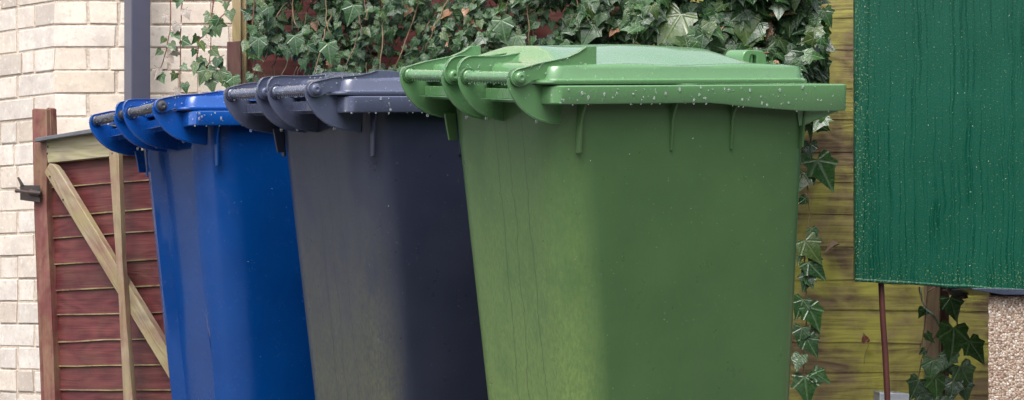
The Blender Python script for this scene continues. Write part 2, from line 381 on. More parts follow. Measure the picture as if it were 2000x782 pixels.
def make_bin(px, py, Y, yaw, pitch, roll, key, label, seed, recess=False, barmat=None, rr_=.10, x0=.11, tr=.115, hk=1.):
    DIM['x0'] = x0; DIM['tr'] = tr
    rng = random.Random(seed)
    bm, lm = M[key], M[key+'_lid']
    bar = M[barmat] if barmat else lm
    rotm = Euler((0,0,R(yaw))).to_matrix() @ Matrix.Rotation(R(-pitch), 3, 'Y') @ Matrix.Rotation(R(roll), 3, 'X')
    loc = P(px, py, Y) - rotm @ Vector((0, -.262, ZH))
    t = thing('wheelie_bin', label, 'wheelie bin', loc, rotm.to_euler(), 'wheelie bins standing in a row')
    # body shell
    b = MB(); rs = []
    for z in (-.08, -.068, -.03, .05, .12, .2, .3, .4, .5, .6, .7, .8, .88, .94, .985, 1.0):
        x0, x1, hw = body_dims(z)
        if z == -.08: x0 += .012; x1 -= .012; hw -= .012
        ring = rrect(x0, x1, hw, rr_, .055, z)
        if recess:
            for p in ring:
                if p.x < x0+.02 and abs(p.y) < .15:
                    p.x += .034*min(1., (.15-abs(p.y))/.014)
        # gentle crown of the big side
        for p in ring:
            if abs(p.y) > hw-.004:
                s_ = (p.x-x0)/(x1-x0); p.y *= 1+.022*math.sin(math.pi*max(0,min(1,s_)))*math.sin(math.pi*min(1,z/1.0))
        rs.append(ring)
    b.rings(rs, True, False)
    body = b.build('body', bm, t, ang=30)
    # deep rim
    def zb(x, y):
        if x < .5: d = .043
        elif x < .62: d = .043+.010*((x-.5)/.12)**1.5
        else: d = .053+.014*min(1, (x-.62)/.2)
        return T-d
    x0, x1, hw = body_dims(.99)
    r = MB()
    r.rings([rrect(x0-.003, x1+.003, hw+.001, .075, .055, lambda x, y: zb(x, y)+.012-(.05 if x > .82 else 0)),
             rrect(.074, .950, .302, .03, .018, lambda x, y: zb(x, y)+.003),
             rrect(.070, .954, .306, .03, .018, lambda x, y: zb(x, y)),
             rrect(.068, .957, .308, .03, .018, lambda x, y: zb(x, y)+.003),
             rrect(.070, .959, .306, .03, .018, T-.003),
             rrect(.073, .956, .303, .03, .018, T),
             rrect(.085, .90, .27, .03, .03, T),
             rrect(.09, .86, .262, .03, .03, T-.02)], False, True)
    rim = r.build('rim', lm, t, ang=40)
    # bracing ribs below the rim
    for sy in (-1, 1):
        for x in (.165, .430, .612, .838):
            g = MB(); zt = zb(x, 0)+.004
            w = lambda z: body_dims(z)[2]+.002
            prof = [(w(T-.16)-.012, T-.16), (w(T-.16)+.006, T-.158), (w(T-.08)+.008, T-.085), (w(T-.06)+.012, T-.068), (.300, zt), (w(T-.05)-.012, zt)]
            g.prism([(x-.003, sy*p[0], p[1]) for p in prof], (.006, 0, 0))
            g.build('rib', bm, t, bevel=.0012)
    # lid, one lofted shell: flange, tray, dome
    l = MB()
    l.rings([rrect(.060, .84, .270, .03, .05, T+.003),
             rrect(.048, .852, .297, .03, .05, T+.003),
             rrect(.046, .854, .299, .03, .05, T+.007),
             rrect(.047, .853, .298, .03, .05, T+.012),
             rrect(.062, .848, .292, .035, .05, T+.014),
             rrect(.070, .846, .290, .035, .05, T+.016),
             rrect(.074, .842, .287, .035, .05, T+.038),
             rrect(.078, .838, .284, .035, .05, T+.044),
             rrect(.088, .830, .276, .035, .05, T+.048),
             rrect(.105, .812, .262, .035, .05, T+.0485),
             rrect(.118, .735, .252, .035, .05, T+.050),
             rrect(.128, .715, .240, .035, .05, T+.053),
             rrect(.160, .688, .140, .035, .05, T+.078),
             rrect(.172, .672, .095, .035, .03, T+.0885),
             rrect(.185, .662, .065, .03, .03, T+.0915),
             rrect(.230, .630, .030, .02, .02, T+.0935)], True, True)
    # shallow dish in the tray top
    for v in l.v:
        if v.z > T+.0485: v.z = T+.0485+(v.z-T-.0485)*hk
        if v.z > T+.045:
            v.z += .0028*math.sin(v.x*17)*math.cos(v.y*9) - .0
    lid = l.build('lid', lm, t, ang=38)
    # lid grip: a folded loop
    g = MB(); N = 9
    outer = [(.768, T+.040)] + [(.792-.022*math.cos(R(a)), T+.066+.018*math.sin(R(a))) for a in range(0, 91, 15)] + \
            [(.826+.020*math.cos(R(a)), T+.066+.016*math.sin(R(a))) for a in range(90, -1, -15)] + [(.850, T+.044)]
    inner = [(p[0]*.30+.70*.803, (p[1]-T-.045)*.70+T+.045) for p in outer]
    poly = outer + inner[::-1]
    g.prism([(p[0]+.006, -.105, p[1]) for p in poly], (0, .075, 0))
    g.box((.809, -.067, T+.058), (.008, .066, .03))
    g.build('grip', lm, lid, bevel=.002)
    # dished front ledge with moulded lip
    g = MB()
    g.rings([rrect(.846, .874, .24, .006, .018, T+.006), rrect(.846, .876, .242, .006, .018, T+.012), rrect(.846, .868, .236, .006, .018, T+.030), rrect(.840, .860, .23, .006, .018, T+.041)], True, True)
    g.build('front_lip', lm, lid, ang=40)
    # hinge arms of the lid
    def circ(cx, cz, r, a0, a1, n=8): return [(cx+r*math.cos(R(a0+(a1-a0)*i/n)), cz+r*math.sin(R(a0+(a1-a0)*i/n))) for i in range(n+1)]
    outer_arm = circ(0, 0, .0205, 285, 100, 12) + [(.02,.0255), (.05,.033), (.09,.040), (.13,.047), (.16,.058), (.185,.072), (.215,.073), (.215,.02), (.09,-.006), (.052,-.005), (.036,-.0075), (.024,-.014), (.014,-.019)]
    inner_arm = circ(0, 0, .0205, 285, 190, 6) + [(-.0225,.008), (-.0205,.020), (-.015,.032), (-.006,.041), (.006,.0465), (.020,.049), (.06,.0485), (.10,.049), (.15,.056), (.185,.070), (.215,.071), (.215,.02), (.09,-.006), (.052,-.005), (.036,-.0075), (.024,-.014), (.014,-.019)]
    if hk < 1:
        outer_arm[outer_arm.index((.215,.073)):outer_arm.index((.215,.02))+1] = [(.22,.070), (.30,.052), (.34,.03), (.34,.015)]
        inner_arm[inner_arm.index((.215,.071)):inner_arm.index((.215,.02))+1] = [(.22,.070), (.30,.052), (.34,.03), (.34,.015)]
    flatten = lambda sh, z0: [(p[0], p[1] if p[1] < z0 else z0+(p[1]-z0)*hk) for p in sh]
    outer_arm = flatten(outer_arm, .030); inner_arm = flatten(inner_arm, .038)
    for y, sh in ((-.2645, outer_arm), (-.0245, inner_arm), (.0355, inner_arm), (.2585, outer_arm)):
        g = MB(); g.prism([(p[0], y, p[1]+ZH) for p in sh], (0, .006, 0))
        # raised flange along the top edge
        top = [p for p in sh if p[1] > .012 and p[0] < .21]
        for q in range(len(top)-1):
            p0, p1 = top[q], top[q+1]
            d = Vector((p1[0]-p0[0], 0, p1[1]-p0[1])); n_ = Vector((d.z, 0, -d.x)).normalized()*.0022
            if n_.z > 0: n_ = -n_
            a = Vector((p0[0], y-.003, p0[1]+ZH)); bq = Vector((p1[0], y-.003, p1[1]+ZH))
            g.prism([a, bq, bq+n_, a+n_], (0, .012, 0))
        g.build('hinge_arm', lm, lid, bevel=.0009)
    # body lugs: crescent fins that curl into the rear wall
    low = [(-.0215,-.003), (-.0195,-.018), (-.013,-.034), (-.003,-.050), (.011,-.066), (.028,-.080), (.047,-.091), (.068,-.098), (.096,-.104), (.150,-.109)]
    upr = [(-.012,.0165), (0.0,.0205), (.012,.0165), (.020,.004), (.030,-.010), (.042,-.016), (.058,-.018), (.075,-.018), (.100,-.018), (.152,-.018)]
    for y, sg in ((-.2545, 1), (-.0335, 1), (.0445, 1), (.2495, 1)):
        g = MB(); K = 7; A = []
        for i in range(10):
            row = []
            for k in range(K+1):
                s_ = k/K
                x = low[i][0]+(upr[i][0]-low[i][0])*s_; z = low[i][1]+(upr[i][1]-low[i][1])*s_
                off = .012*max(0, (x-.015)/.10)**2.2*(1-.55*s_)
                row.append(Vector((x, y+sg*off, z+ZH)))
            A.append(row)
        n0 = len(g.v); W = K+1
        vs = [p for row in A for p in row] + [p+Vector((0,.006,0)) for row in A for p in row]
        fs = []; o_ = 10*W
        for i in range(9):
            for k in range(K):
                a = i*W+k; fs.append((a, a+1, a+W+1, a+W)); fs.append((a+o_, a+W+o_, a+W+1+o_, a+1+o_))
            fs.append((i*W, (i+1)*W, (i+1)*W+o_, i*W+o_)); fs.append((i*W+K, i*W+K+o_, (i+1)*W+K+o_, (i+1)*W+K))
        for k in range(K):
            fs.append((k, k+o_, k+1+o_, k+1)); fs.append((9*W+k, 9*W+k+1, 9*W+k+1+o_, 9*W+k+o_))
        g.add(vs, fs)
        # thickened lower lip
        g.tube([Vector((p[0], y+.003+sg*.012*max(0, (p[0]-.015)/.10)**2.2, p[1]+ZH)) for p in low], .0042, 6)
        # boss ring round the bar
        for s2 in (-1, 1):
            g.rings([[Vector((rr_*math.cos(a), y+yy, ZH+rr_*math.sin(a))) for a in [2*math.pi*i/24 for i in range(24)]] for rr_, yy in ((.0195, -.004), (.021, -.002), (.021, .008), (.0195, .010))])
        g.build('lug', lm, t, ang=50)
    # bars and pins
    for ya, yb in ((-.250, -.028), (.050, .256)):
        g = MB()
        n = 20; prof = []
        for yy in [ya, ya+.012, ya+.014, (ya+yb)/2, yb-.014, yb-.012, yb]:
            rr_ = .0150 if (yy < ya+.013 or yy > yb-.013) else .0128
            prof.append([Vector((rr_*math.cos(a), yy, ZH+rr_*math.sin(a))) for a in [2*math.pi*i/n for i in range(n)]])
        g.rings(prof)
        k = ya+.03
        while k < yb-.02:       # moulded teeth under the bar
            g.box((0, k, ZH-.0128), (.012, .004, .004)); k += .012
        g.build('handle_bar', bar, t, ang=40)
    for yp in (-.2645, .0355):
        g = MB(); prof = []
        for rr_, yy in ((.0165, 0.001), (.0165, -.0025), (.0135, -.003), (.0132, -.0085), (.011, -.0115), (.006, -.013), (.0035, -.0115), (.002, -.011)):
            prof.append([Vector((rr_*math.cos(a), yp+yy, ZH+rr_*math.sin(a))) for a in [2*math.pi*i/20 for i in range(20)]])
        g.rings(prof); g.build('hinge_pin', bar, t, ang=30)
    # brackets that carry the lugs, below the rear rim
    for yc in (-.145, .147):
        g = MB(); g.box((.055, yc, T-.022), (.03, .19, .024)); g.box((.044, yc, T-.035), (.04, .19, .003))
        g.build('rear_bracket', lm, t, bevel=.003)
    # gusset under the far lug, on the wheel side
    x0 = body_dims(.93)[0]
    g = MB()
    g.prism([(body_dims(.93)[0]+.01, .225, ZH-.095), (x0-.020, .225, ZH-.098), (x0-.014, .225, ZH-.13), (body_dims(.88)[0]-.012, .225, ZH-.165), (body_dims(.88)[0]+.012, .225, ZH-.165)], (0, .008, 0))
    g.build('gusset', bm, t, bevel=.001)
    # wheels and axle
    g = MB(); g.tube([(.16, -.24, .01), (.16, .24, .01)], .011, 12); g.build('axle', M['iron'], t)
    for sy in (-1, 1):
        g = MB()
        prof = [[Vector((.16+rr_*math.cos(a), sy*(.235+yy), .01+rr_*math.sin(a))) for a in [2*math.pi*i/32 for i in range(32)]] for rr_, yy in ((.07, 0), (.094, .003), (.1, .01), (.1, .034), (.094, .041), (.07, .044))]
        g.rings(prof); w = g.build('wheel', M['rubber'], t)
        g = MB(); g.rings([[Vector((.16+rr_*math.cos(a), sy*(.235+yy), .01+rr_*math.sin(a))) for a in [2*math.pi*i/24 for i in range(24)]] for rr_, yy in ((.066, .0445), (.06, .049), (.03, .052), (.028, .06), (.012, .062))])
        g.build('hub', M['black'], w)
    # rain: beads on rim and lid side, hanging drips, beads on the bars
    g = MB()
    def bead(x, y, z, r, hang=1.): g.blob((x, y, z), (r, r*.75, r*hang), 8, 5)
    for i in range(85):
        x = rng.uniform(.06, .92); z = rng.uniform(zb(x, 0)+.003, T-.005)
        bead(x, -.3075, z, rng.choice((.0008, .0010, .0013, .0016, .0022, .0036)), rng.uniform(1, 1.9))
    for i in range(40):
        x = rng.uniform(.1, .83); z = rng.uniform(T+.018, T+.044)
        bead(x, -.290+.25*(z-T-.018), z, rng.choice((.0010, .0012, .0016, .0024)), rng.uniform(1, 1.3))
    for i in range(34):
        x = .06+i*.026+rng.uniform(-.01, .01)
        if rng.random() < .6: bead(x, -.305, zb(x, 0)-.001, rng.uniform(.0015, .0034), 1.2)
    for i in range(7): bead(.934, -.29+i*.012, zb(.93, 0)-.003, .003, 1.4)
    for i in range(190):
        y = rng.uniform(-.245, .25)
        if -.03 < y < .05: continue
        a = R(rng.uniform(70, 215)); bead(.0128*math.cos(a), y, ZH+.0128*math.sin(a), rng.uniform(.0008, .0019))
    for i in range(26):
        y = rng.uniform(-.24, .25)
        if -.03 < y < .05: continue
        bead(0, y, ZH-.0155, rng.uniform(.002, .0034), 1.3)
    for y in (-.2515, -.0305, .0475, .2525): bead(rng.uniform(.05, .08), y+.012, ZH-.102, .0042, 1.3)
    for y, sh in ((-.2675, outer_arm), (-.0275, inner_arm)):
        for i in range(26):
            x = rng.uniform(.0, .2); bead(x, y+.0005, ZH+rng.uniform(.0, .03+.1*x), rng.uniform(.0008, .0024))
    for i in range(140):
        x = rng.uniform(.12, .82); y = rng.uniform(-.27, -.2)
        bead(x, y, T+.0475, rng.uniform(.001, .0026), .5)
    for i in range(34):
        x = rng.uniform(.15, .8); z = rng.uniform(.55, .93)
        bead(x, -body_dims(z)[2]-.003, z, rng.uniform(.0006, .0012), 1.4)
    d = g.build('raindrops', M['water'], t, fix=True); d['kind'] = 'stuff'
    return t

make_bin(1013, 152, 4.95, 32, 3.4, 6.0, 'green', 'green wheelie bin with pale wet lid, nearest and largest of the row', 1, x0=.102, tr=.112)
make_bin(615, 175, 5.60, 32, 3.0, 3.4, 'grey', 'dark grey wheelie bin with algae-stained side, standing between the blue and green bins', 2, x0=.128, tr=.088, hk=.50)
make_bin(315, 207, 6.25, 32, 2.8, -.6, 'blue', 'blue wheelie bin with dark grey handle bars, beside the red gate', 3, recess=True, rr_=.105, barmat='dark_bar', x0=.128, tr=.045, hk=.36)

# ------------------------------------------------------------------ ground
g = MB(); g.add([(-300,-60,-.12), (300,-60,-.12), (300,600,-.12), (-300,600,-.12)], [(0,1,2,3)])
o = g.build('ground', M['ground'], fix=False); o['kind'] = 'structure'

# ------------------------------------------------------------------ brick house wall
rng = random.Random(11)
WC = P(106, 0, 7.5); WC.z = 0
house = thing('brick_wall', 'pale yellow brick house wall with an angled corner and sandy mortar joints', 'brick wall', WC)
def brick_face(u, n, length, zt, seed, course=.0805, name='wall', first_off=0., zoff=0., bk='brick'):
    """u: unit direction along wall from the corner, n: outward normal"""
    rg = random.Random(seed); u = Vector(u); n = Vector(n); b = MB()
    b.prism([-n*.20, u*length-n*.20, u*length-n*.0035, Vector((0,0,0))-n*.0035], (0,0,zt), mi=1)
    k = 0; z = zoff
    while z < zt:
        s = (0.0 if k % 2 == 0 else -.0)+first_off
        x = 0.0; i = rg.randint(0, 3)
        first = True
        while x < length:
            w = rg.choice((.215, .215, .105, .205)) if not first else (.215 if k % 2 else .115)
            if not first and rg.random() < .25: w = rg.uniform(.06, .13)
            first = False
            w = min(w, length-x)
            hh = course-.0085+rg.uniform(-.003, .003)
            j = lambda q=.003: rg.uniform(-q, q)
            out = rg.uniform(-.001, .003)
            gx = .0 if x == 0 else .006
            vs = []
            for dep, ins in ((-.02, 0), (out-.0015, 0), (out, .0022)):
                for (cx, cz) in ((0,0), (1,0), (1,1), (0,1)):
                    px_ = x+gx+(ins if cx == 0 else -ins) + (w-.004-gx)*cx + (j() if dep == out-.0015 else 0)
                    pz_ = z+(ins if cz == 0 else -ins)+hh*cz + (j(.0022) if dep == out-.0015 else 0)
                    vs.append(u*px_+n*dep+Vector((0,0,pz_)))
            fs = [(8,9,10,11)]
            for a in (0, 4):
                for q in range(4): fs.append((a+q, a+(q+1) % 4, a+4+(q+1) % 4, a+4+q))
            b.add(vs, fs, 0, rg.random())
            x += w+.003
        z += course; k += 1
    return b.build(name, [M[bk], M['mortar']], house, flat=True)
brick_face((1,0,0), (0,-1,0), 1.6, 3.2, 5, zoff=.03)
a = R(138); u = Vector((math.cos(a), math.sin(a), 0)); nn = Vector((-math.sin(a)*1, math.cos(a), 0)); nn = nn if nn.y < 0 else -nn
brick_face(u, nn, 3.0, 3.2, 9, zoff=.03, bk='brick_shade')

# square downpipe
pw = P(268, 0, 7.38)
dp = thing('downpipe', 'square grey downpipe fixed to the pale brick wall', 'downpipe', (pw.x, pw.y, 0), (0,0,R(32)))
g = MB(); W2 = .035
g.prism([(-W2,-W2,.3), (W2,-W2,.3), (W2,W2,.3), (-W2,W2,.3)], (0,0,3.0)); g.build('pipe', M['pipe'], dp, bevel=.004)
for z in (2.3, .7):
    g = MB(); g.box((0,0,z), (.074,.074,.05)); g.box((.0,.04,z), (.10,.012,.03)); g.build('bracket', M['pipe'], dp, bevel=.003)

# ------------------------------------------------------------------ gate
GL, GR = P(70, 0, 7.3), P(340, 0, 6.95)
gu = Vector((GR.x-GL.x, GR.y-GL.y, 0)).normalized(); gn = Vector((gu.y, -gu.x, 0)); 
if gn.y > 0: gn = -gn
G0 = Vector((GL.x, GL.y, 0))
def GP(px, py, off=0.):
    """where the sight line meets the gate plane (off = metres in front of it) as gate coordinates u, n, z"""
    d = Vector(((px-CX)/F, 1, (HY-py)/F)); p0 = G0+gn*off
    t_ = (p0-Vector((0,0,EYE))).dot(gn)/d.dot(gn)
    w = Vector((0,0,EYE))+d*t_
    q = w-G0
    return Vector((q.dot(gu), off, q.z))
# local frame: x = gu, y = -gn (away from viewer) ; meshes are (u, -n, z)
yaw_g = math.atan2(gu.y, gu.x)
gate = thing('garden_gate', 'red stained timber gate with pale diagonal brace, propped beside the blue bin', 'gate', (G0.x, G0.y, 0), (0,0,yaw_g))
def L(v): return Vector((v.x, -v.y, v.z))
def slab(poly, off, th, mi=0, rnd=0., mside=None, mb=None):
    mb = mb or MB()
    pts = [L(GP(x, y, off)) for x, y in poly]
    return mb.prism(pts, (0, th, 0), mi, rnd, mside)
left = [322, 367, 424, 466, 517, 569, 616, 669, 717, 763, 812, 860, 905]
right = [302, 351, 408, 452, 507, 559, 611, 662, 713, 764, 812, 860, 905]
b = MB(); rng = random.Random(3)
for i in range(len(left)-1):
    def yy(x, arr_l, arr_r): return arr_l+(arr_r-arr_l)*(x-110)/200
    tl, bl = left[i]-8, left[i+1]
    tr, br = right[i]-8, right[i+1]
    x0, x1 = 92, 345
    A = [L(GP(x, yy(x, tl, tr), -.009)) for x in (x0, x1)]
    B = [L(GP(x, yy(x, bl, br)+rng.uniform(-1, 1), .0)) for x in (x0, 150, 205, 260, x1)]
    n = len(B); vs = []; 
    top = [A[0]+(A[1]-A[0])*(k/(n-1)) for k in range(n)]
    vs = top+B+[p+Vector((0,.012,0)) for p in B]+[p+Vector((0,.006,0)) for p in top]
    fs = []; 
    r_ = rng.random()
    E = [q.lerp(p, .968-.015*rng.random()) for q, p in zip(top, B)]; E = [Vector((e.x, e.y, e.z)) for e in E]
    vs += E
    for k in range(n-1): fs.append((k, k+1, 4*n+k+1, 4*n+k))
    b.add(vs, fs, 0, r_)
    b.add(vs, [(4*n+k, 4*n+k+1, n+k+1, n+k) for k in range(n-1)], 1, r_)
    b.add(vs, [(n+k, n+k+1, 2*n+k+1, 2*n+k) for k in range(n-1)], 1, r_)
    b.add(vs, [(2*n+k, 2*n+k+1, 3*n+k+1, 3*n+k) for k in range(n-1)], 0, r_)
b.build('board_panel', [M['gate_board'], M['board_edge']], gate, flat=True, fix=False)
slab([(88,272), (345,236), (345,292), (93,319)], .024, .03).build('top_rail', M['rail_wood'], gate, bevel=.002)
slab([(66,280), (88,276), (92,274), (91,330), (90,391), (95,500), (100,600), (104,700), (107,782), (110,900), (90,900), (86,782), (84,716), (79,600), (72,500), (67,400)], .024, .045).build('stile', M['post_red'], gate, bevel=.002)
# diagonal brace: own object turned so the grain runs along it
pa, pb = GP(98, 330, .05), GP(336, 722, .05)
dv = Vector((pb.x-pa.x, 0, pb.z-pa.z)); ang = math.atan2(dv.z, dv.x)
g = MB(); ln = dv.length
g.prism([(-.01,0,-.029), (ln+.12,0,-.029), (ln+.12,0,.028), (.03,0,.026), (0,0,.02), (-.018,0,.008)], (0,.027,0))
br = g.build('brace', M['pale_wood'], gate, bevel=.003); br.location = L(Vector((pa.x, .05, pa.z))); br.rotation_euler = (0, -ang, 0)
slab([(211,282), (230,277), (238,500), (247,640), (260,800), (264,900), (247,900), (241,790), (230,560), (220,420)], .075, .022).build('upright_batten', M['pale_wood_v'], gate, bevel=.002)
slab([(66,278), (68,270), (205,247), (345,222), (345,230), (205,256), (100,272)], .055, .09).build('weather_cap', M['cap'], gate, bevel=.002)
# screws
for x, y in ((97,345), (98,358), (123,390), (93,287), (92,300)):
    g = MB(); p = L(GP(x, y, .0515 if y > 330 else .0255)); g.blob(p, (.004,.002,.004), 8, 4)
    g.build('screw', M['iron'], gate)
# latch
lt = MB()
slab([(39,362), (77,362), (78,396), (39,391)], .04, .004, mb=lt)
slab([(39,362), (33,347), (36,346), (46,362)], .045, .004, mb=lt)
lt.tube([L(GP(33, 373, .055)), L(GP(55, 376, .055)), L(GP(80, 378, .05))], .006, 8)
lt.blob(L(GP(33, 373, .055)), (.008,.008,.008), 8, 6)
lt.tube([L(GP(60, 376, .04)), L(GP(79, 380, .04))], .011, 8)
lt.build('latch', M['iron'], gate, bevel=.001)

post = thing('gate_post', 'worn red timber post with flat top behind the end of the gate cap', 'post', (G0.x, G0.y, 0), (0,0,yaw_g))
slab([(62,214), (66,212), (90,213), (92,300), (100,600), (104,900), (84,900), (66,420)], -.012, .03).build('front_post', M['post_red'], post, bevel=.003)
slab([(89,213), (94,210), (98,212), (100,270), (100,300), (92,300)], -.03, .03).build('rear_batten', M['post_red'], post, bevel=.002)

# ------------------------------------------------------------------ fences behind the ivy
def fence(name, label, x0, x1, Y, seams, mat, edge, post_px, seed, pm, lap=.008):
    rg = random.Random(seed)
    base = P(x0, 0, Y); base.z = 0
    t = thing(name, label, 'fence', base)
    b = MB()
    for i in range(len(seams)-1):
        t_, bo = seams[i]-4, seams[i+1]
        n = 14; vt = []; vb = []
        ph = rg.uniform(0, 6)
        for k in range(n+1):
            x = x0+(x1-x0)*k/n
            w = 1.5*math.sin(k*.9+ph)+rg.uniform(-.6, .6)
            vt.append(P(x, t_, Y+lap)); vb.append(P(x, bo+w, Y))
        vs = vt+vb+[p+Vector((0,.012,0)) for p in vb]+[p+Vector((0,.009,0)) for p in vt]; m_ = n+1
        r_ = rg.random()
        b.add(vs, [(k, k+1, m_+k+1, m_+k) for k in range(n)], 0, r_)
        b.add(vs, [(m_+k, m_+k+1, 2*m_+k+1, 2*m_+k) for k in range(n)], 1, r_)
        b.add(vs, [(2*m_+k, 2*m_+k+1, 3*m_+k+1, 3*m_+k) for k in range(n)], 0, r_)
    b.build('board_panel', [mat, edge], t, world=True, flat=True, fix=False)
    for (xa, xb, ya, yb_) in post_px:
        g = MB(); g.prism([P(xa, ya, Y-.02), P(xb, ya, Y-.02), P(xb, yb_, Y-.02), P(xa, yb_, Y-.02)], (0,-.035,0))
        g.build('upright', pm, t, world=True, bevel=.003)
    return t
seamsL = [-76, -18, 42, 100, 166, 228, 288, 348, 408, 468, 528, 588, 648, 708, 768, 828, 888]
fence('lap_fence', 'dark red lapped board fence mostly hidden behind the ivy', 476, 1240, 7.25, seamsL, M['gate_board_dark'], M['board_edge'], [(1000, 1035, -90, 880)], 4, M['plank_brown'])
seamsR = [-90, -30, 34, 97, 172, 232, 296, 356, 418, 482, 546, 607, 670, 727, 790, 850, 905]
fence('mossy_fence', 'yellow-green mossy lapped board fence behind the green painted panel', 1243, 2250, 6.85, seamsR, M['moss_board'], M['moss_board'], [(2180, 2215, -90, 880)], 6, M['plank_brown'], lap=.0022)

# tan post and brown plank at the end of the dark fence
b0 = P(465, 0, 7.15); b0.z = 0
t = thing('fence_post', 'tan timber post with brown plank fixed to it, beside the hanging ivy', 'post', b0)
g = MB(); g.prism([P(453,-110,7.18), P(470,-110,7.18), P(472,900,7.18), P(455,900,7.18)], (0,.05,0)); g.build('post', M['tan_post'], t, world=True, bevel=.002)
g = MB(); g.prism([P(470.5,-110,7.20), P(481,-110,7.20), P(482,900,7.20), P(472.5,900,7.20)], (0,.04,0)); g.build('batten', M['tan_post'], t, world=True, bevel=.002)
g = MB(); g.prism([P(443,82,7.13), P(470,80,7.13), P(478,900,7.13), P(452,900,7.13)], (0,.022,0)); g.build('plank', M['plank_brown'], t, world=True, bevel=.002)

# ------------------------------------------------------------------ ivy
HALF = [(.12,-.10), (.30,-.17), (.43,-.03), (.36,.10), (.52,.30), (.31,.42), (.19,.66)]
def leaf(mb, base, tip, nrm, size, lobe=1., rnd=.5, curl=.2, fold=.15, mi=0):
    t_ = Vector(tip).normalized(); n = Vector(nrm); n = (n-t_*n.dot(t_))
    if n.length < 1e-3: n = Vector((0,-1,.2)); n = n-t_*n.dot(t_)
    n.normalize(); s = t_.cross(n)
    def pt(x, y):
        z = fold*abs(x)+(-curl)*(y*y) - .25*x*x
        return base+(s*x+t_*y+n*z)*size
    mid = [(0,0), (0,.22), (0,.52), (0,1.)]
    h = []
    for i, (x, y) in enumerate(HALF):
        if i in (3, 5): x *= (1.35-.35*lobe)    # sinuses
        if i == 3: x += .06*(1-lobe)
        if i == 4: x *= .75+.25*lobe
        h.append((x, y))
    vs = []; uvs = []
    for (x, y) in mid: vs.append(pt(x, y)); uvs.append((x, y))
    for sg in (1, -1):
        for (x, y) in h: vs.append(pt(sg*x, y)); uvs.append((sg*x, y))
    fs = []
    for sg, o_ in ((1, 4), (-1, 11)):
        q = [(0, o_, o_+1, o_+2), (0, o_+2, o_+3), (0, o_+3, 1), (1, o_+3, o_+4, o_+5), (1, o_+5, 2), (2, o_+5, o_+6), (2, o_+6, 3)]
        if sg == -1: q = [f[::-1] for f in q]
        fs += q
    if mb.uv is None: mb.uv = []
    mb.add(vs, fs, mi, rnd); mb.uv += uvs

rng = random.Random(21)
def cover(px, py):
    """probability that the curtain has leaves there (photo coordinates)"""
    c = 1.
    if px < 620:
        c = .95 if py < 95 else max(.12, .95-(py-95)/70)
        if px < 500: c *= .55
        if 505 < px < 590 and py > 100: c = 0.
        if px < 505 and py > 70: c *= .35
    if px > 1560: c = max(0, 1-(px-1560)/60)
    return c
OB = P(1000, 0, 7.1); OB.z = 0
ivy = thing('ivy_curtain', 'dense curtain of glossy dark green ivy leaves hanging over the fence behind the bins', 'ivy', OB)
fol = MB(); cnt = 0
def rand_leaf(mb, p, size, up=.8, spread=.8, rnd=None, mi=0):
    n = Vector((rng.gauss(0, .5), -1., rng.gauss(up, .55)))
    a = rng.gauss(0, spread)
    tip = Vector((math.sin(a), -.25, -math.cos(a)))
    lb = rng.uniform(.4, 1.15)
    leaf(mb, p, tip, n, size, lb, rng.random() if rnd is None else rnd, rng.uniform(-.1, .55), rng.uniform(-.1, .5), mi)
def fy(px): return 7.15 if px < 1240 else 6.78
for i in range(10500):
    px = rng.uniform(488, 1612); py = rng.uniform(-120, 235)
    if rng.random() > cover(px, py): continue
    # clumpy depth: bulging masses separated by hollows
    cl = math.sin(px*.021+1.3)*math.sin(py*.034+px*.006)+.5*math.sin(px*.05+py*.043)
    if cl < -.55 and rng.random() < .8: continue
    back = fy(px)-(px-470)*.00012
    Y = back-.03-rng.random()**.8*(.16+.10*max(0, cl))
    s = .028+.022*min(1, max(0, (px-900)/500))+.006*max(0, 1-(px-470)/300)
    s *= rng.choice((.55, .7, .85, 1., 1.1, 1.3)) * rng.uniform(.9, 1.1)
    r_ = rng.random()
    rand_leaf(fol, P(px, py, Y), s, rnd=r_**1.3 if r_ < .985 else r_, mi=1 if rng.random() < .13 else 0)
# feature leaves seen large in the photograph (x, y of stalk end, length px, turn)
for px, py, ln, a_, r_, mi in ((1330,28,92,-35,.8,1), (1445,22,80,15,.8,1), (1330,60,60,20,.5,0), (1405,20,60,-25,.6,0), (1545,38,66,20,.35,0), (1570,8,60,30,.3,0), (1500,95,52,35,.45,0), (1545,85,60,0,.4,0), (1275,15,64,-10,.5,0), (1160,48,54,-30,.5,0), (1480,45,58,-35,.5,0), (980,40,50,10,.5,0), (1010,70,46,-20,.5,0), (690,10,44,-15,.4,0), (640,85,44,10,.45,0), (575,70,40,10,.3,0), (505,75,40,0,.3,0), (1590,75,56,20,.4,0), (1565,120,56,25,.4,0)):
    Y = fy(px)-.30; a = R(a_)
    leaf(fol, P(px, py, Y), Vector((math.sin(a), -.2, -math.cos(a))), Vector((rng.uniform(-.25,.25), -1, rng.uniform(.2,.8))), ln*Y/F, .9, r_, .2, .2, mi)
fol.build('foliage', [M['leaf'], M['leaf_fresh']], ivy, world=True, fix=False, ang=70)
st = MB()
def twig(mb, pts, Y, r0, r1, n=6, wob=2.5, mi=0):
    out = []; 
    for k in range(len(pts)-1):
        (xa, ya), (xb, yb) = pts[k][:2], pts[k+1][:2]
        m_ = 4
        for q in range(m_):
            f = q/m_; out.append((xa+(xb-xa)*f+rng.uniform(-wob, wob), ya+(yb-ya)*f))
    out.append(pts[-1][:2])
    N = len(out)
    P3 = [P(x, y, Y+.008*math.sin(i*.8)) for i, (x, y) in enumerate(out)]
    mb.tube(P3, [r0+(r1-r0)*i/(N-1) for i in range(N)], n, mi)
    return P3
